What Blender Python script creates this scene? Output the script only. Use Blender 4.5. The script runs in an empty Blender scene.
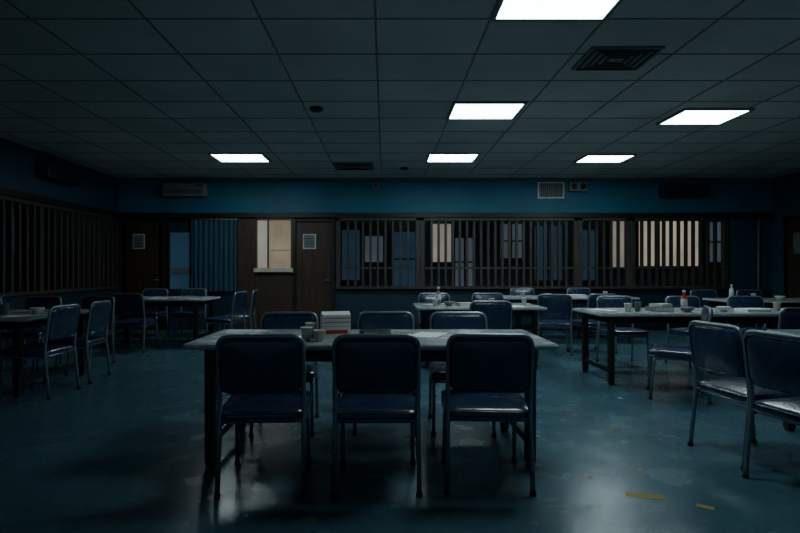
import bpy, bmesh, math, random
from mathutils import Vector, Matrix
random.seed(7)
F=533.0; CX=385.0; CY=270.0; CH=1.2; H=3.04
XL=-5.34; XR=7.75; YB=10.66; YF=-2.5

# ------------------------------------------------------------ materials
def mat(name, col, rough=0.5, metal=0.0, var=0.15, scale=8.0, bump=0.0, bscale=40.0, spec=0.5, rvar=0.0, emit=None, estr=0.0, stretch=None, coat=0.0):
    m=bpy.data.materials.new(name); m.use_nodes=True
    nt=m.node_tree; N=nt.nodes; L=nt.links
    b=N["Principled BSDF"]
    tc=N.new("ShaderNodeTexCoord"); mp=N.new("ShaderNodeMapping")
    L.new(tc.outputs["Object"],mp.inputs["Vector"])
    if stretch: mp.inputs["Scale"].default_value=stretch
    nz=N.new("ShaderNodeTexNoise"); nz.inputs["Scale"].default_value=scale; nz.inputs["Detail"].default_value=6
    L.new(mp.outputs[0],nz.inputs["Vector"])
    cr=N.new("ShaderNodeValToRGB")
    c=Vector(col)
    lo=[max(0,v*(1-var)) for v in c]; hi=[min(1,v*(1+var)) for v in c]
    cr.color_ramp.elements[0].position=0.3; cr.color_ramp.elements[1].position=0.7
    cr.color_ramp.elements[0].color=(*lo,1); cr.color_ramp.elements[1].color=(*hi,1)
    L.new(nz.outputs["Fac"],cr.inputs[0]); L.new(cr.outputs[0],b.inputs["Base Color"])
    b.inputs["Roughness"].default_value=rough; b.inputs["Metallic"].default_value=metal
    b.inputs["Specular IOR Level"].default_value=spec
    b.inputs["Coat Weight"].default_value=coat
    if rvar>0:
        mr=N.new("ShaderNodeMapRange"); mr.inputs["From Min"].default_value=0.3; mr.inputs["From Max"].default_value=0.7
        mr.inputs["To Min"].default_value=rough-rvar; mr.inputs["To Max"].default_value=rough+rvar
        L.new(nz.outputs["Fac"],mr.inputs["Value"]); L.new(mr.outputs[0],b.inputs["Roughness"])
    if bump>0:
        n2=N.new("ShaderNodeTexNoise"); n2.inputs["Scale"].default_value=bscale; n2.inputs["Detail"].default_value=4
        L.new(mp.outputs[0],n2.inputs["Vector"])
        bp=N.new("ShaderNodeBump"); bp.inputs["Strength"].default_value=bump; bp.inputs["Distance"].default_value=0.01
        L.new(n2.outputs["Fac"],bp.inputs["Height"]); L.new(bp.outputs[0],b.inputs["Normal"])
    if emit:
        b.inputs["Emission Color"].default_value=(*emit,1); b.inputs["Emission Strength"].default_value=estr
        if estr<1.0:
            m2=N.new("ShaderNodeMath"); m2.operation='MULTIPLY_ADD'; m2.inputs[1].default_value=estr*0.9; m2.inputs[2].default_value=estr*0.55
            L.new(nz.outputs["Fac"],m2.inputs[0]); L.new(m2.outputs[0],b.inputs["Emission Strength"])
    return m

M={}
M['vinyl']=mat("navy_vinyl",(0.020,0.037,0.085),0.26,0,0.2,6,0.2,60,0.7,rvar=0.05,coat=0.4)
M['metal']=mat("painted_steel",(0.26,0.30,0.34),0.36,0.6,0.15,30,0)
M['rubber']=mat("black_rubber",(0.01,0.01,0.012),0.7)
M['laminate']=mat("laminate_top",(0.34,0.38,0.39),0.25,0,0.15,5,0.05,90,0.5,rvar=0.07)
M['edge']=mat("table_edge_band",(0.42,0.45,0.46),0.4)
M['darkwood']=mat("dark_wood",(0.018,0.015,0.013),0.45,0,0.4,5,0.1,30,stretch=(6,6,0.6))
M['brown']=mat("brown_wood",(0.062,0.038,0.025),0.45,0,0.35,4,0.1,30,stretch=(6,6,0.5))
M['slat']=mat("screen_wood",(0.060,0.047,0.041),0.5,0,0.35,5,0.1,30,stretch=(6,6,0.6))
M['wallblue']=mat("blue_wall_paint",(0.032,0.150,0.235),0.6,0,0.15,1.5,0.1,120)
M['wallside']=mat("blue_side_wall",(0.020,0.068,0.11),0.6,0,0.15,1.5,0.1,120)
M['dado']=mat("dark_blue_dado",(0.012,0.033,0.056),0.5,0,0.2,2,0.1,80)
M['black']=mat("black_plastic",(0.01,0.012,0.015),0.4)
M['grey']=mat("grey_plastic",(0.16,0.18,0.19),0.5)
M['acgrey']=mat("aged_grey_casing",(0.22,0.25,0.26),0.5)
M['white']=mat("white_plastic",(0.6,0.62,0.6),0.5)
M['paper']=mat("white_paper",(0.86,0.85,0.82),0.8,0,0.03)
M['cream']=mat("cream_card",(0.6,0.54,0.42),0.7)
M['red']=mat("red_print",(0.6,0.05,0.04),0.6)
M['yellow']=mat("yellow_paper",(0.36,0.27,0.07),0.8)
M['litter']=mat("dirty_litter",(0.22,0.21,0.17),0.8)
M['frame']=mat("ceiling_grid_metal",(0.17,0.20,0.21),0.5,0,0.1)
M['lamp']=mat("fluorescent_diffuser",(0.8,0.8,0.8),0.5,0,0.02,emit=(0.76,0.95,1.0),estr=18.0)
M['deadlamp']=mat("vent_dark",(0.03,0.035,0.04),0.5)
M['curtain']=mat("blue_curtain",(0.025,0.07,0.115),0.8,0,0.2,10,stretch=(3,3,0.3))
M['lit_cream']=mat("lit_cream_glass",(0.4,0.38,0.34),0.6,0,0.1,2,emit=(1.0,0.84,0.64),estr=0.32)
M['lit_tan']=mat("lit_tan_glass",(0.22,0.19,0.15),0.6,0,0.2,2,emit=(1.0,0.76,0.50),estr=0.17)
M['lit_pale']=mat("lit_pale_glass",(0.3,0.3,0.3),0.6,0,0.1,2,emit=(1.0,0.88,0.74),estr=0.20)
M['lit_grey']=mat("lit_grey_glass",(0.15,0.2,0.24),0.5,0,0.1,2,emit=(0.62,0.80,1.0),estr=0.06)
M['lit_blue']=mat("lit_blue_glass",(0.03,0.08,0.13),0.4,0,0.1,2,emit=(0.2,0.48,0.8),estr=0.045)
M['corr']=mat("corridor_wall_paint",(0.045,0.07,0.09),0.7,0,0.2,2)

def floor_mat():
    m=bpy.data.materials.new("teal_linoleum"); m.use_nodes=True
    nt=m.node_tree;N=nt.nodes;L=nt.links;b=N["Principled BSDF"]
    tc=N.new("ShaderNodeTexCoord")
    n1=N.new("ShaderNodeTexNoise"); n1.inputs["Scale"].default_value=1.1; n1.inputs["Detail"].default_value=8; n1.inputs["Roughness"].default_value=0.65
    n2=N.new("ShaderNodeTexNoise"); n2.inputs["Scale"].default_value=14; n2.inputs["Detail"].default_value=8; n2.inputs["Roughness"].default_value=0.7
    L.new(tc.outputs["Object"],n1.inputs[0]); L.new(tc.outputs["Object"],n2.inputs[0])
    r=N.new("ShaderNodeValToRGB"); e=r.color_ramp.elements
    e[0].position=0.32; e[0].color=(0.050,0.115,0.148,1); e[1].position=0.68; e[1].color=(0.072,0.158,0.195,1)
    L.new(n1.outputs["Fac"],r.inputs[0])
    r2=N.new("ShaderNodeValToRGB"); e=r2.color_ramp.elements
    e[0].position=0.35; e[0].color=(0.6,0.6,0.6,1); e[1].position=0.5; e[1].color=(1,1,1,1)
    L.new(n2.outputs["Fac"],r2.inputs[0])
    mx=N.new("ShaderNodeMix"); mx.data_type='RGBA'; mx.blend_type='MULTIPLY'; mx.inputs[0].default_value=0.5
    L.new(r.outputs[0],mx.inputs[6]); L.new(r2.outputs[0],mx.inputs[7])
    vo=N.new("ShaderNodeTexVoronoi"); vo.inputs["Scale"].default_value=7.0
    L.new(tc.outputs["Object"],vo.inputs["Vector"])
    lt=N.new("ShaderNodeMath"); lt.operation='LESS_THAN'; lt.inputs[1].default_value=0.03; L.new(vo.outputs["Distance"],lt.inputs[0])
    gt=N.new("ShaderNodeMath"); gt.operation='GREATER_THAN'; gt.inputs[1].default_value=0.57; L.new(n1.outputs["Fac"],gt.inputs[0])
    ml=N.new("ShaderNodeMath"); ml.operation='MULTIPLY'; L.new(lt.outputs[0],ml.inputs[0]); L.new(gt.outputs[0],ml.inputs[1])
    mx2=N.new("ShaderNodeMix"); mx2.data_type='RGBA'; mx2.inputs[7].default_value=(0.2,0.22,0.2,1)
    L.new(ml.outputs[0],mx2.inputs[0]); L.new(mx.outputs[2],mx2.inputs[6]); L.new(mx2.outputs[2],b.inputs["Base Color"])
    mr=N.new("ShaderNodeMapRange"); mr.inputs[1].default_value=0.3; mr.inputs[2].default_value=0.7; mr.inputs[3].default_value=0.17; mr.inputs[4].default_value=0.32
    n3=N.new("ShaderNodeTexNoise"); n3.inputs["Scale"].default_value=4; n3.inputs["Detail"].default_value=8
    L.new(tc.outputs["Object"],n3.inputs[0]); L.new(n3.outputs["Fac"],mr.inputs[0]); L.new(mr.outputs[0],b.inputs["Roughness"])
    bp=N.new("ShaderNodeBump"); bp.inputs["Strength"].default_value=0.12; bp.inputs["Distance"].default_value=0.01
    L.new(n2.outputs["Fac"],bp.inputs["Height"]); L.new(bp.outputs[0],b.inputs["Normal"])
    b.inputs["Specular IOR Level"].default_value=0.6
    return m
M['floor']=floor_mat()
TX=0.84; TX0=-0.07; TY=0.6375; TY0=3.9
def ceil_mat():
    m=bpy.data.materials.new("acoustic_ceiling_tile"); m.use_nodes=True
    nt=m.node_tree;N=nt.nodes;L=nt.links;b=N["Principled BSDF"]
    tc=N.new("ShaderNodeTexCoord")
    mp=N.new("ShaderNodeMapping"); mp.vector_type='POINT'
    mp.inputs["Scale"].default_value=(1/TX,1/TY,0); mp.inputs["Location"].default_value=(-TX0/TX+50,-TY0/TY+50,0)
    L.new(tc.outputs["Object"],mp.inputs[0])
    fl=N.new("ShaderNodeVectorMath"); fl.operation='FLOOR'; L.new(mp.outputs[0],fl.inputs[0])
    wn=N.new("ShaderNodeTexWhiteNoise"); wn.noise_dimensions='3D'; L.new(fl.outputs[0],wn.inputs["Vector"])
    n=N.new("ShaderNodeTexNoise"); n.inputs["Scale"].default_value=1.2; n.inputs["Detail"].default_value=6; L.new(tc.outputs["Object"],n.inputs[0])
    ad=N.new("ShaderNodeMath"); ad.operation='MULTIPLY_ADD'; ad.inputs[1].default_value=0.25; L.new(wn.outputs["Value"],ad.inputs[0]); L.new(n.outputs["Fac"],ad.inputs[2])
    r=N.new("ShaderNodeValToRGB"); e=r.color_ramp.elements
    e[0].position=0.4; e[0].color=(0.46,0.47,0.45,1); e[1].position=0.85; e[1].color=(0.60,0.61,0.59,1)
    L.new(ad.outputs[0],r.inputs[0]); L.new(r.outputs[0],b.inputs["Base Color"])
    b.inputs["Roughness"].default_value=0.85
    n2=N.new("ShaderNodeTexNoise"); n2.inputs["Scale"].default_value=60; L.new(tc.outputs["Object"],n2.inputs[0])
    bp=N.new("ShaderNodeBump"); bp.inputs["Strength"].default_value=0.3; bp.inputs["Distance"].default_value=0.01
    L.new(n2.outputs["Fac"],bp.inputs["Height"]); L.new(bp.outputs[0],b.inputs["Normal"])
    return m
M['ceil']=ceil_mat()

# ------------------------------------------------------------ mesh builder
class B:
    def __init__(s): s.bm=bmesh.new(); s.mats=[]; s.T=Matrix.Identity(4)
    def mi(s,k):
        if k not in s.mats: s.mats.append(k)
        return s.mats.index(k)
    def v(s,p): return s.bm.verts.new(s.T@Vector(p))
    def f(s,vs,k,smooth=False):
        try: f=s.bm.faces.new(vs)
        except ValueError: return None
        f.material_index=s.mi(k); f.smooth=smooth; return f
    def box(s,x0,x1,y0,y1,z0,z1,k,bev=0.0):
        if bev>0:
            s.pad((x0+x1)/2,(y0+y1)/2,z0,x1-x0,y1-y0,z1-z0,bev*1.2,bev,0,k,n=2,smooth=False); return
        P=[(x0,y0,z0),(x1,y0,z0),(x1,y1,z0),(x0,y1,z0),(x0,y0,z1),(x1,y0,z1),(x1,y1,z1),(x0,y1,z1)]
        v=[s.v(p) for p in P]
        for q in ((3,2,1,0),(4,5,6,7),(0,1,5,4),(1,2,6,5),(2,3,7,6),(3,0,4,7)): s.f([v[i] for i in q],k)
    def outline(s,w,d,r,n=5):
        o=[]
        for (sx,sy,a0) in ((1,1,0),(-1,1,90),(-1,-1,180),(1,-1,270)):
            for i in range(n+1):
                a=math.radians(a0+90*i/n)
                o.append((sx*(w/2-r)+r*math.cos(a),sy*(d/2-r)+r*math.sin(a)))
        return o
    def pad(s,cx,cy,z0,w,d,h,cr,er,crown,k,n=5,smooth=True,both=False,curve=0.0):
        o=s.outline(w,d,cr,n); rings=[]
        prof=[]
        st=3 if smooth else 1
        for i in range(st+1):
            a=math.radians(90*i/st); prof.append((er*(1-math.sin(a)),er*(1-math.cos(a))))
        up=[(i_,h-z_) for (i_,z_) in reversed(prof)]
        def ring(ins,z,sc=1.0):
            vs=[]
            for (x,y) in o:
                fx=(w/2-ins)/(w/2)*sc; fy=(d/2-ins)/(d/2)*sc
                X=x*fx; Y=y*fy
                vs.append(s.v((cx+X,cy+Y,z0+z+curve*(X/(w/2))**2)))
            return vs
        if both and crown:
            for sc in (0.3,0.6,0.85): rings.append(ring(er,-crown*(1-sc*sc),sc))
        for (i_,z_) in prof: rings.append(ring(i_,z_))
        for (i_,z_) in up: rings.append(ring(i_,z_))
        if crown:
            for sc in (0.85,0.6,0.3): rings.append(ring(er,h+crown*(1-sc*sc),sc))
        m=len(o)
        for a,b_ in zip(rings,rings[1:]):
            for i in range(m): s.f([a[i],a[(i+1)%m],b_[(i+1)%m],b_[i]],k,smooth)
        s.f(list(reversed(rings[0])),k,False if not crown else smooth); s.f(rings[-1],k,False if not crown else smooth)
    def tube(s,pts,r,k,seg=8,closed=False,flat=1.0):
        P=[Vector(p) for p in pts]; n=len(P); rings=[]
        up=None
        for i in range(n):
            if closed: t=(P[(i+1)%n]-P[i-1]).normalized()
            else: t=(P[min(i+1,n-1)]-P[max(i-1,0)]).normalized()
            if up is None:
                up=Vector((0,1,0)) if abs(t.y)<0.9 else Vector((1,0,0))
            up=(up-t*up.dot(t)).normalized(); sd=t.cross(up)
            rings.append([s.v(P[i]+up*r*flat*math.cos(2*math.pi*j/seg)+sd*r*math.sin(2*math.pi*j/seg)) for j in range(seg)])
        R=list(zip(rings,rings[1:]))
        if closed: R.append((rings[-1],rings[0]))
        for a,b_ in R:
            for j in range(seg): s.f([a[j],a[(j+1)%seg],b_[(j+1)%seg],b_[j]],k,True)
        if not closed: s.f(list(reversed(rings[0])),k); s.f(rings[-1],k)
    def lathe(s,prof,k,cx=0,cy=0,z=0,seg=20,kf=None):
        rings=[]
        for (r,h) in prof: rings.append([s.v((cx+r*math.cos(2*math.pi*j/seg),cy+r*math.sin(2*math.pi*j/seg),z+h)) for j in range(seg)])
        for idx,(a,b_) in enumerate(zip(rings,rings[1:])):
            kk=kf[idx] if kf else k
            for j in range(seg): s.f([a[j],a[(j+1)%seg],b_[(j+1)%seg],b_[j]],kk,True)
        s.f(list(reversed(rings[0])),k); s.f(rings[-1],kf[-1] if kf else k)
    def done(s,name,loc=(0,0,0),rot=0):
        bmesh.ops.recalc_face_normals(s.bm,faces=s.bm.faces)
        me=bpy.data.meshes.new(name); s.bm.to_mesh(me); s.bm.free()
        for k in s.mats: me.materials.append(M[k])
        ob=bpy.data.objects.new(name,me); bpy.context.scene.collection.objects.link(ob)
        ob.location=loc; ob.rotation_euler=(0,0,rot); return ob
def inst(ob,name,loc,rot=0):
    o=bpy.data.objects.new(name,ob.data); bpy.context.scene.collection.objects.link(o)
    o.location=loc; o.rotation_euler=(0,0,rot); return o
def rounded(pts,r,n=5):
    P=[Vector(p) for p in pts]; out=[P[0]]
    for i in range(1,len(P)-1):
        a=(P[i-1]-P[i]); b_=(P[i+1]-P[i]); rr=min(r,a.length*.45,b_.length*.45)
        A=P[i]+a.normalized()*rr; C=P[i]+b_.normalized()*rr
        for j in range(n+1):
            t=j/n; out.append(A*(1-t)**2+P[i]*2*t*(1-t)+C*t*t)
    out.append(P[-1]); return out

# ------------------------------------------------------------ room shell
b=B(); b.box(XL-2,XR+2,YF,YB+3.5,-0.1,0,'floor'); b.done("floor")
b=B(); b.box(XL-2,XR+2,YF,YB+3.5,H,H+0.1,'ceil'); b.done("ceiling")
b=B()
x=TX0-TX*6
while x<XR:
    if x>XL: b.box(x-.009,x+.009,YF,YB,H-0.005,H+.002,'frame')
    x+=TX
y=TY0-TY*10
while y<YB:
    if y>YF: b.box(XL,XR,y-.009,y+.009,H-0.004,H+.002,'frame')
    y+=TY
b.done("ceiling_grid")
ZT=2.27; ZD=0.82
b=B()
b.box(XL-.15,XR+.15,YB,YB+.15,ZT,H,'wallblue')
b.box(-1.0,XR+.15,YB,YB+.15,0,ZD,'dado')
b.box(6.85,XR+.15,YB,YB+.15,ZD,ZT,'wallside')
b.box(XL-.15,-5.2,YB,YB+.15,0,ZT,'brown')
b.box(-4.42,-4.36,YB,YB+.15,0,ZT,'brown')
b.box(-3.85,-2.95,YB,YB+.15,0,ZD,'dado')
b.box(-2.95,-1.83,YB,YB+.15,0,1.16,'brown')
b.box(-2.95,-2.60,YB,YB+.15,1.16,ZT,'brown')
b.done("wall_back")
b=B()
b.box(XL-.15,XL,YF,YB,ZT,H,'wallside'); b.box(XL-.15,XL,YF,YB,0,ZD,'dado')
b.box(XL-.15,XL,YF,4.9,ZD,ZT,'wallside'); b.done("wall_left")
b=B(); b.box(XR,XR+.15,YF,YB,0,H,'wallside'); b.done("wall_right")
b=B(); b.box(XL,XR,YB-.06,YB-.001,ZT-.03,ZT+.07,'darkwood',.01); b.done("trim_1")
b=B(); b.box(XL+.001,XL+.06,YF,YB-.06,ZT-.03,ZT+.07,'darkwood',.01); b.done("trim_2")
b=B(); b.box(-1.0,XR,YB-.03,YB-.001,0,.12,'black',.005); b.done("baseboard_back")
b=B(); b.box(XL+.001,XL+.03,YF,YB-.03,0,.12,'black',.005); b.done("baseboard_left")
b=B(); b.box(XR-.03,XR-.001,YF,YB-.03,0,.12,'black',.005); b.done("baseboard_right")
b=B(); b.box(XL,XR,YB-.035,YB-.001,H-.05,H-.008,'frame'); b.done("trim_3")
b=B(); b.box(XL-2,XR+2,13.2,13.35,0,H,'corr'); b.done("wall_corridor")
b=B(); b.box(XL-1.9,XL-1.75,YF,13.2,0,H,'corr'); b.done("wall_side_corridor")
b=B(); b.box(XR+1.0,XR+1.15,YB+.15,13.2,0,H,'corr'); b.done("wall_corridor_end")
def corridor_tube(x,y,rot=0,n="corridor_lamp"):
    b=B(); b.box(-.6,.6,-.05,.05,H-.06,H-.001,'grey'); b.tube([(-.56,0,H-.085),(.56,0,H-.085)],.016,'tube'); b.box(-.6,-.56,-.03,.03,H-.11,H-.06,'grey'); b.box(.56,.6,-.03,.03,H-.11,H-.06,'grey')
    b.done(n,(x,y,0),rot)
M['tube']=mat("dim_tube",(0.5,0.5,0.5),0.5,0,0.02,emit=(0.6,0.85,1.0),estr=12.0)
corridor_tube(0.8,12.0); corridor_tube(4.2,12.0); corridor_tube(7.0,12.0); corridor_tube(XL-.95,8.2,math.pi/2)

wn=[0]
def window(px0,px1,py0,py1,k,cols=2,rows=1,d=13.18,fk='slat'):
    wn[0]+=1
    s=F/d; x0=(px0-CX)/s; x1=(px1-CX)/s; z1=CH-(py0-CY)/s; z0=CH-(py1-CY)/s
    b=B(); b.box(x0,x1,d-.01,d+.015,z0,z1,k)
    t=.05
    b.box(x0-t,x1+t,d-.05,d+.01,z1,z1+t,fk); b.box(x0-t,x1+t,d-.07,d+.01,z0-t,z0,fk)
    b.box(x0-t,x0,d-.05,d+.01,z0,z1,fk); b.box(x1,x1+t,d-.05,d+.01,z0,z1,fk)
    for i in range(1,cols):
        xx=x0+(x1-x0)*i/cols; b.box(xx-.02,xx+.02,d-.04,d,z0,z1,fk)
    for i in range(1,rows):
        zz=z0+(z1-z0)*i/rows; b.box(x0,x1,d-.035,d,zz-.02,zz+.02,fk)
    b.done("window_%d"%wn[0])
window(638,699,221,266,'lit_cream',3)
window(610,624,221,268,'lit_pale',1)
window(432,451,224,262,'lit_pale',1)
window(455,474,238,286,'lit_grey',2,2)
window(365,383,236,262,'lit_grey',1)  # pale blue-grey poster, modelled as a window pane with added glow
window(342,360,230,280,'lit_blue',1)
window(500,522,224,258,'lit_grey',2,2)
window(534,562,226,280,'lit_blue',2)
window(705,728,222,262,'lit_grey',1,2)
window(393,418,232,286,'lit_blue',1,2)
window(577,596,230,280,'lit_blue',1)
b=B(); X=XL-1.75
for (y0,y1,k) in ((8.6,9.5,'lit_grey'),(10.6,11.2,'lit_grey'),(9.7,10.2,'lit_blue'),(12.0,12.7,'lit_blue')):
    b.box(X-.01,X+.02,y0,y1,1.5,2.2,k); b.box(X,X+.05,y0-.05,y1+.05,2.2,2.26,'slat'); b.box(X,X+.05,y0-.05,y1+.05,1.44,1.5,'slat')
    b.box(X,X+.05,y0-.05,y0,1.5,2.2,'slat'); b.box(X,X+.05,y1,y1+.05,1.5,2.2,'slat'); b.box(X,X+.04,(y0+y1)/2-.02,(y0+y1)/2+.02,1.5,2.2,'slat')
b.done("window_12")

def screen(x0,x1,step=.14,w=.045):
    b=B(); y0=YB-.05; y1=YB+.06
    b.box(x0,x0+.09,y0,y1,ZD,ZT-.03,'slat',.006); b.box(x1-.09,x1,y0,y1,ZD,ZT-.03,'slat',.006)
    b.box(x0,x1,y0-.05,y1,ZD+.001,ZD+.05,'slat',.006); b.box(x0,x1,y0,y1,ZT-.09,ZT-.03,'slat',.006)
    b.box(x0,x1,y0+.03,y1-.03,1.22,1.26,'slat')
    n=int((x1-x0-.18)/step); st=(x1-x0-.18)/n
    for i in range(1,n):
        xx=x0+.09+st*i; b.box(xx-w/2,xx+w/2,y0+.02,y1-.02,ZD+.05,ZT-.09,'slat')
    return b.done("slatted_screen",(0,0,0))
for a,c in ((-.98,.70),(.70,3.85),(3.85,4.9),(4.9,6.84)): screen(a,c)
b=B()
x0=XL-.06; x1=XL+.03
b.box(x0,x1,4.91,10.6,ZD+.001,ZD+.06,'slat',.006); b.box(x0,x1,4.91,10.6,ZT-.09,ZT-.03,'slat',.006)
y=4.97; i=0
while y<10.6:
    w=.1 if i%10==0 else .05
    b.box(x0+.01,x1-.01,y-w/2,y+w/2,ZD+.06,ZT-.09,'slat'); y+=.165; i+=1
b.done("slatted_screen")

def door(name,x0,x1,z1,k,y=YB):
    b=B(); w=x1-x0
    b.box(x0,x1,y+.02,y+.07,0.01,z1,k)
    b.box(x0-.05,x0,y-.03,y+.09,0,z1+.05,'darkwood'); b.box(x1,x1+.05,y-.03,y+.09,0,z1+.05,'darkwood'); b.box(x0,x1,y-.03,y+.09,z1,z1+.05,'darkwood')
    for (za,zb) in ((.15,.95),(1.1,z1-.15)):
        for r in ((x0+.1,x1-.1,za,za+.03),(x0+.1,x1-.1,zb-.03,zb),(x0+.1,x0+.13,za,zb),(x1-.13,x1-.1,za,zb)):
            b.box(r[0],r[1],y+.008,y+.021,r[2],r[3],k)
    b.tube([(x1-.06,y+.02,1.0),(x1-.06,y-.03,1.0),(x1-.16,y-.03,1.0)],.01,'metal')
    return b.done(name)
door("door_1",-5.15,-4.47,2.17,'brown')
b=B()
x0,x1=-4.31,-3.9; z1=2.17
b.box(x0-.05,x0,YB-.03,YB+.09,0,z1+.06,'darkwood'); b.box(x1,x1+.05,YB-.03,YB+.09,0,z1+.06,'darkwood'); b.box(x0,x1,YB-.03,YB+.09,z1,z1+.06,'darkwood')
b.box(x0,x1,YB+.02,YB+.06,0.01,.82,'dado'); b.box(x0,x1,YB+.02,YB+.06,1.95,z1,'dado')
b.box(x0,x1,YB+.03,YB+.05,.82,1.95,'lit_blue'); b.box(x0,x1,YB,YB+.03,1.12,1.24,'grey')
b.done("door_2")
door("door_3",-1.78,-1.05,2.17,'brown')
b=B()
x0,x1,z0,z1=-2.56,-1.88,1.24,2.2
b.box(x0,x1,YB+.05,YB+.07,z0,z1,'lit_tan')
b.box(x0-.06,x0,YB-.03,YB+.1,z0-.06,z1+.04,'brown'); b.box(x1,x1+.05,YB-.03,YB+.1,z0-.06,z1+.04,'brown')
b.box(x0,x1,YB-.03,YB+.1,z1,z1+.04,'brown'); b.box(x0-.05,x1+.05,YB-.08,YB+.1,z0-.08,z0,'cream')
b.box(x0+.2,x0+.23,YB+.02,YB+.05,z0,z1,'brown'); b.box(x0+.005,x0+.195,YB+.035,YB+.049,z0+.01,z1-.01,'lit_pale'); b.box(x0+.23,x1,YB+.03,YB+.05,z0+.35,z0+.37,'cream')
b.done("window_13")
b=B()
n=90; rows=6; grid=[]
for j in range(rows+1):
    z=.78+(2.2-.78)*j/rows; row=[]
    for i in range(n+1):
        t=i/n; xx=-3.85+.9*t
        row.append(b.v((xx,YB-.07+.028*math.sin(t*2*math.pi*9)*(1.15-.4*j/rows)+.01*math.sin(t*31+j*.3),z)))
    grid.append(row)
for j in range(rows):
    for i in range(n): b.f([grid[j][i],grid[j][i+1],grid[j+1][i+1],grid[j+1][i]],'curtain',True)
b.tube([(-3.88,YB-.07,2.21),(-2.92,YB-.07,2.21)],.015,'metal')
b.done("curtain")
def sign(px0,px1,py0,py1,d,k='grey',name="wall_notice"):
    s=F/d; b=B(); x0=(px0-CX)/s; x1=(px1-CX)/s; z1=CH-(py0-CY)/s; z0=CH-(py1-CY)/s
    b.box(x0,x1,d-.012,d,z0,z1,'white'); b.box(x0+.02,x1-.02,d-.015,d-.011,z0+.02,z1-.02,k)
    for i in range(4):
        zz=z0+.05+(z1-z0-.1)*i/4; b.box(x0+.05,x1-.05,d-.017,d-.0145,zz,zz+.015,'dado')
    b.done(name)
sign(303,316,234,249,YB+.005); sign(133,145,234,249,YB+.005)
b=B(); X=XR
b.box(X-.04,X-.001,9.3,10.2,.01,2.15,'brown'); b.box(X-.06,X-.001,9.22,9.3,0,2.2,'darkwood'); b.box(X-.06,X-.001,10.2,10.28,0,2.2,'darkwood'); b.box(X-.06,X-.001,9.22,10.28,2.15,2.22,'darkwood')
b.box(X-.05,X-.04,9.8,10.05,1.5,1.9,'grey'); b.tube([(X-.04,9.4,1.0),(X-.09,9.4,1.0),(X-.09,9.52,1.0)],.01,'metal'); b.done("door_4")
def acunit(x,z,w,h,k='grey',y=YB):
    b=B(); b.pad(x,y-.1,z,w,.196,h,.02,.02,0,k)
    for i in range(5): b.box(x-w/2+.04,x+w/2-.04,y-.205,y-.195,z+.04+i*.018,z+.048+i*.018,'black')
    b.box(x-w/2+.05,x+w/2-.05,y-.206,y-.195,z+h-.08,z+h-.075,'black')
    b.box(x+w/2-.16,x+w/2-.06,y-.206,y-.195,z+h-.06,z+h-.035,'black')
    b.done("air_conditioner")
acunit(-3.95,2.66,.84,.25,'acgrey'); acunit(5.92,2.64,.9,.24,'dado')
b=B()
x0,x1,z0,z1=3.05,3.58,2.63,2.96
b.box(x0,x1,YB-.02,YB-.001,z0,z1,'white')
for i in range(12):
    xx=x0+.05+i*(x1-x0-.1)/11; b.box(xx-.008,xx+.008,YB-.035,YB-.02,z0+.04,z1-.04,'grey')
b.box(x0+.03,x1-.03,YB-.022,YB-.0195,z0+.03,z1-.03,'black'); b.done("vent_grille")
b=B(); b.pad(3.84,YB-.05,2.76,.36,.098,.2,.01,.01,0,'grey')
for sx in (-.09,.09): b.tube([(3.84+sx,YB-.098,2.86),(3.84+sx,YB-.104,2.86)],.06,'black',16)
b.done("speaker_box")
b=B(); b.tube([(-.18,YB-.001,2.86),(-.18,YB-.08,2.86)],.015,'grey'); b.pad(-.18,YB-.13,2.80,.12,.16,.11,.02,.015,0,'grey'); b.tube([(-.18,YB-.2,2.855),(-.18,YB-.23,2.855)],.03,'black',12); b.done("security_camera")
b=B()
X=XL
b.pad(X+.1,8.6,2.62,.196,.9,.25,.02,.02,0,'dado')
for i in range(5): b.box(X+.197,X+.204,8.2,9.0,2.66+i*.02,2.668+i*.02,'black')
b.done("air_conditioner")
b=B(); b.tube([(7.45,YB-.03,0.13),(7.45,YB-.03,2.2)],.02,'grey'); b.done("conduit_pipe")

def light(x0,x1,y0,y1):
    b=B(); t=.035
    b.box(x0+t,x1-t,y0+t,y1-t,H-.018,H-.004,'lamp')
    for r in ((x0,x1,y0,y0+t),(x0,x1,y1-t,y1),(x0,x0+t,y0+t,y1-t),(x1-t,x1,y0+t,y1-t)): b.box(r[0],r[1],r[2],r[3],H-.022,H-.001,'frame')
    b.done("ceiling_light")
light(.77,1.61,3.2625,3.9); light(.74,1.56,5.8125,6.45); light(.68,1.50,8.3625,9.0)
light(-2.78,-1.92,8.3625,9.0); light(3.20,4.00,8.45,9.05); light(3.40,4.2,6.05,6.69)
def vent(x0,x1,y0,y1):
    b=B(); b.box(x0,x1,y0,y1,H-.02,H-.001,'frame')
    cx,cy=(x0+x1)/2,(y0+y1)/2
    for i in range(4):
        f=.9-.2*i; g=f-.07
        w,d=(x1-x0)/2,(y1-y0)/2
        z0,z1=H-.03,H-.019
        b.box(cx-w*f,cx+w*f,cy-d*f,cy-d*g,z0,z1,'deadlamp'); b.box(cx-w*f,cx+w*f,cy+d*g,cy+d*f,z0,z1,'deadlamp')
        b.box(cx-w*f,cx-w*g,cy-d*g,cy+d*g,z0,z1,'deadlamp'); b.box(cx+w*g,cx+w*f,cy-d*g,cy+d*g,z0,z1,'deadlamp')
    b.done("air_vent")
vent(1.70,2.30,4.38,4.86); vent(-.9,-.2,9.1,9.7)
def smoke(x,y):
    b=B(); b.lathe([(.02,-.045),(.05,-.04),(.075,-.025),(.08,-.001)],'black',x,y,H); b.done("smoke_detector")
smoke(-.78,6.05); smoke(.35,9.6)

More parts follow.
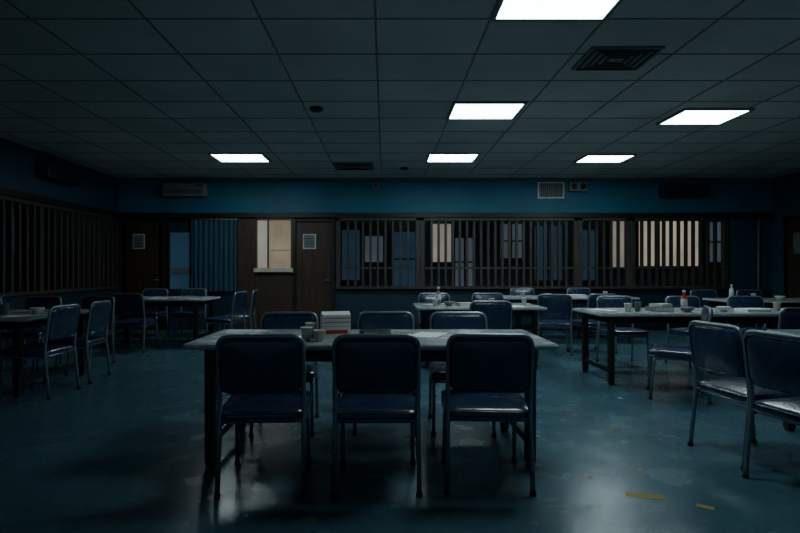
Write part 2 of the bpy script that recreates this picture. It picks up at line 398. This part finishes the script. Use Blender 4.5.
# ------------------------------------------------------------ chair (faces +y)
def build_chair():
    b=B()
    r=.0135
    w=.222
    path=rounded([(-w-.005,-.25,.012),(-w,-.205,.45),(-w,-.262,.85),(w,-.262,.85),(w,-.205,.45),(w+.005,-.25,.012)],.065,6)
    b.tube(path,r,'metal',10)
    for sx in (-1,1):
        b.tube(rounded([(sx*(w-.005),.225,.012),(sx*(w-.01),.19,.395),(sx*(w-.01),-.2,.38)],.05,5),r*.95,'metal',10)
        for (x,y) in ((sx*(w+.005),-.25),(sx*(w-.005),.225)): b.lathe([(.017,0),(.018,.012),(.015,.03)],'rubber',x,y,0,12)
    b.tube([(-w+.01,.15,.375),(w-.01,.15,.375)],.009,'metal'); b.tube([(-w+.01,-.15,.37),(w-.01,-.15,.37)],.009,'metal')
    b.tube([(-w,-.21,.395),(w,-.21,.395)],.009,'metal')
    # cushion (slightly higher at the front edge)
    b.T=Matrix.Translation((0,.01,.385))@Matrix.Rotation(math.radians(2.0),4,'X')
    b.pad(0,0,0,.475,.46,.070,.07,.03,.022,'vinyl',7)
    o=b.outline(.47,.455,.07,6); b.tube([(x,y,.053) for x,y in o],.006,'vinyl',6,True); b.tube([(x,y,.014) for x,y in o],.005,'vinyl',6,True)
    tilt=math.radians(8)
    b.T=Matrix.Translation((0,-.224,.548))@Matrix.Rotation(math.radians(90)+tilt,4,'X')@Matrix.Translation((0,.143,-.02))
    b.pad(0,0,0,.425,.292,.036,.055,.016,.012,'vinyl',7,True,True)
    for zz in (.004,.032):
        b.tube([(x,y,zz) for x,y in b.outline(.425,.292,.055,6)],.0045,'vinyl',6,True)
    b.T=Matrix.Identity(4)
    return b
chair=None
def put_chair(x,y,deg):
    global chair
    rot=-math.radians(deg)
    if chair is None: chair=build_chair().done("dining_chair",(x,y,0),rot)
    else: inst(chair,"dining_chair",(x,y,0),rot)
put_chair(-.675,3.07,-4); put_chair(-.045,3.07,0); put_chair(.575,3.10,3)
put_chair(-.76,4.07,176); put_chair(0.0,4.10,181); put_chair(.58,4.07,183)
def back_to_center(x,y,deg):
    a=math.radians(deg); return x+.24*math.sin(a),y+.24*math.cos(a)
for (x,y,dg) in ((2.13,3.42,82),(2.14,2.86,78)):
    cx,cy=back_to_center(x,y,dg); put_chair(cx,cy,dg)
put_chair(-3.36,5.18,-88); put_chair(-3.38,5.85,-93); put_chair(-4.4,6.62,178); put_chair(-3.75,6.66,186)
put_chair(-3.72,7.98,2); put_chair(-4.2,9.5,180); put_chair(-3.5,9.5,182); put_chair(-2.5,8.35,-80); put_chair(-2.45,8.98,-95)
put_chair(-4.85,7.2,60)
put_chair(1.18,6.15,2); put_chair(.72,7.6,180); put_chair(1.5,7.62,184)
put_chair(2.45,7.75,14); put_chair(3.05,7.85,-12); put_chair(2.6,9.85,180); put_chair(3.7,9.88,176)
put_chair(2.76,5.06,-66); put_chair(3.0,6.72,180); put_chair(3.9,6.7,176); put_chair(4.7,6.72,183); put_chair(3.85,5.1,4)
put_chair(5.5,8.95,180); put_chair(6.3,8.95,178); put_chair(5.9,7.45,-5)

# ------------------------------------------------------------ tables
def table(x0,x1,y0,y1,h=.75,ix=.14):
    b=B(); cx,cy=(x0+x1)/2,(y0+y1)/2; w,d=x1-x0,y1-y0
    b.pad(0,0,h-.032,w,d,.028,.035,.006,0,'edge',5)
    b.pad(0,0,h-.004,w-.012,d-.012,.004,.03,.001,0,'laminate',5)
    iw,idd=w/2-ix,d/2-.07
    b.box(-iw,iw,-idd-.01,-idd+.012,h-.11,h-.032,'darkwood'); b.box(-iw,iw,idd-.012,idd+.01,h-.11,h-.032,'darkwood')
    b.box(-iw-.01,-iw+.012,-idd,idd,h-.11,h-.032,'darkwood'); b.box(iw-.012,iw+.01,-idd,idd,h-.11,h-.032,'darkwood')
    for sx in (-1,1):
        for sy in (-1,1):
            x,y=sx*iw,sy*idd
            b.box(x-.03,x+.03,y-.03,y+.03,.02,h-.033,'darkwood',.006)
            b.box(x-.022,x+.022,y-.022,y+.022,0,.02,'rubber')
        b.box(sx*iw-.015,sx*iw+.015,-idd,idd,.12,.17,'darkwood')
    return b.done("dining_table",(cx,cy,0))
table(-1.23,1.05,3.20,4.05,ix=.16)
table(-5.0,-3.32,4.95,6.15)
table(-4.5,-2.8,8.2,9.1)
table(.38,1.95,6.38,7.3)
table(1.9,4.15,8.65,9.5)
table(2.22,5.1,5.5,6.35)
table(2.88,4.4,3.0,4.05)
table(5.1,6.8,7.8,8.6)

# ------------------------------------------------------------ small things
def cup(x,y,z=.75,k='cream',r=.035,h=.09):
    b=B(); b.lathe([(r*.72,0),(r,h),(r+.003,h+.002),(r+.003,h-.003),(r-.004,h-.002),(r*.7,.006)],k); b.done("paper_cup",(x,y,z))
def bowl(x,y,z=.75,k='white',r=.07):
    b=B(); b.lathe([(r*.45,0),(r*.5,.008),(r*.85,.03),(r,.055),(r-.004,.056),(r*.8,.032),(r*.4,.012)],k); b.done("bowl",(x,y,z))
def bottle(x,y,z=.75,k='red',k2='white'):
    b=B(); b.lathe([(.03,0),(.033,.01),(.033,.06),(.034,.062),(.034,.13),(.033,.132),(.03,.15),(.014,.18),(.013,.2),(.017,.202),(.017,.225),(.012,.228)],k,kf=[k,k,k2,k2,k2,k,k,k,k2,k2,k2,k2]); b.done("sauce_bottle",(x,y,z))
def book(x,y,w,d,h,rot,k,z=.75,name="book"):
    b=B(); b.box(-w/2,w/2,-d/2,d/2,0,.004,k); b.box(-w/2,w/2,-d/2,d/2,h-.004,h,k); b.box(-w/2,-w/2+.004,-d/2,d/2,.004,h-.004,k)
    b.box(-w/2+.005,w/2-.006,-d/2+.006,d/2-.006,.004,h-.004,'paper'); b.done(name,(x,y,z),rot)
def sheet(x,y,w,d,rot,k='paper',z=.75,name="paper_sheet"):
    b=B(); n=6; g=[[b.v((-w/2+w*i/n,-d/2+d*j/n,.001+.006*max(0,(i/n-.6))**1.0*random.uniform(.6,1.4))) for i in range(n+1)] for j in range(n+1)]
    for j in range(n):
        for i in range(n): b.f([g[j][i],g[j][i+1],g[j+1][i+1],g[j+1][i]],k,True)
    b.done(name,(x,y,z),rot)
# carton with printed label
b=B(); w,d,h=.185,.11,.155
b.box(-w/2,w/2,-d/2,d/2,0,h,'paper')
for i in range(9):
    xx=-w/2+.012+i*.019
    b.box(xx,xx+.012,-d/2-.0015,-d/2,h*.84,h*.89,'red'); b.box(xx,xx+.013,-d/2-.0015,-d/2,h*.66,h*.71,'red'); b.box(xx,xx+.009,-d/2-.0015,-d/2,h*.5,h*.53,'grey')
b.box(-w/2+.02,w/2-.02,-d/2-.0015,-d/2,h*.2,h*.36,'red')
v=[b.v(p) for p in ((-w/2,-d/2,h),(w/2,-d/2,h),(w/2,-.004,h+.02),(-w/2,-.004,h+.02),(-w/2,d/2,h),(w/2,d/2,h),(w/2,.004,h+.02),(-w/2,.004,h+.02))]
b.f([v[0],v[1],v[2],v[3]],'paper'); b.f([v[4],v[5],v[6],v[7]],'paper'); b.f([v[0],v[3],v[7],v[4]],'paper'); b.f([v[1],v[2],v[6],v[5]],'paper'); b.f([v[3],v[2],v[6],v[7]],'paper')
b.done("food_carton",(-.33,3.55,.75),.25)
cup(-.49,3.52,h=.1); cup(-.50,3.39,k='white',h=.085); cup(-.415,3.36,k='cream',h=.07)
sheet(-.82,3.5,.21,.29,.5); sheet(-.64,3.56,.14,.2,-.3); sheet(-.12,3.36,.16,.2,.2); sheet(.3,3.7,.21,.29,-.4)
book(-.07,3.8,.2,.12,.022,.3,'black',name="wallet"); book(.05,3.56,.06,.15,.01,1.2,'black',name="remote_control")
bowl(-3.65,5.6); cup(-3.9,5.45,k='grey',r=.05,h=.1); sheet(-3.6,5.2,.2,.28,.3); book(-4.1,5.3,.2,.15,.03,.2,'grey')
sheet(-3.6,8.5,.3,.2,.1); book(-3.2,8.55,.25,.2,.03,.4,'grey'); bowl(-4.0,8.6)
cup(.62,6.6,k='white'); bowl(.8,6.65,k='grey'); book(1.0,6.7,.2,.15,.04,.3,'cream'); cup(1.35,6.75); bottle(.7,7.0,k='grey'); sheet(1.6,6.6,.2,.25,.4); cup(1.8,6.9,k='white')
cup(2.3,8.9,k='white'); bowl(2.7,8.9); book(3.2,8.9,.25,.2,.04,.2,'paper'); cup(3.7,8.95)
bottle(3.30,5.88,k='red'); cup(2.62,5.75,k='white',r=.04); cup(2.75,5.8,k='grey',h=.1); book(3.02,5.85,.24,.17,.05,.2,'grey'); book(3.03,5.85,.2,.15,.03,.5,'cream',.80)
bowl(3.65,5.75); book(4.0,5.8,.28,.2,.03,.1,'paper'); sheet(2.45,6.0,.2,.28,.6); cup(4.3,5.85); bowl(3.22,5.68,k='grey')
book(3.2,3.85,.2,.15,.02,.2,'paper')
cup(5.6,8.1,k='white'); bowl(6.0,8.1); bottle(5.3,8.15,k='white')
sheet(1.38,2.83,.19,.06,-.25,'yellow',0.0,"paper_scrap")
for (px,py,w,k) in ((705,507,.08,'yellow'),(590,478,.05,'litter'),(450,400,.05,'litter'),(212,390,.05,'litter'),(620,398,.05,'cream'),(575,415,.05,'litter'),(180,450,.04,'litter'),(310,520,.05,'yellow'),(660,440,.04,'litter'),(560,512,.05,'litter'),(640,470,.05,'yellow'),(155,385,.05,'litter'),(560,372,.06,'litter'),(610,430,.05,'yellow'),(600,382,.06,'litter'),(545,440,.04,'litter')):
    d=F*CH/(py-CY); sheet((px-CX)*d/F,d,w,w*.5,random.uniform(0,3),k,0.0,"paper_scrap")

# ------------------------------------------------------------ world, camera
w=bpy.data.worlds.new("World"); bpy.context.scene.world=w; w.use_nodes=True
bg=w.node_tree.nodes["Background"]; bg.inputs[0].default_value=(0.34,0.74,1.0,1); bg.inputs[1].default_value=0.115
cam=bpy.data.cameras.new("camera"); co=bpy.data.objects.new("camera",cam); bpy.context.scene.collection.objects.link(co)
co.location=(0,0,CH); co.rotation_euler=(math.radians(90),0,0)
cam.sensor_width=36; cam.lens=F*36/800; cam.shift_x=(400-CX)/800; cam.shift_y=(CY-266.5)/800
cam.clip_end=100
bpy.context.scene.camera=co
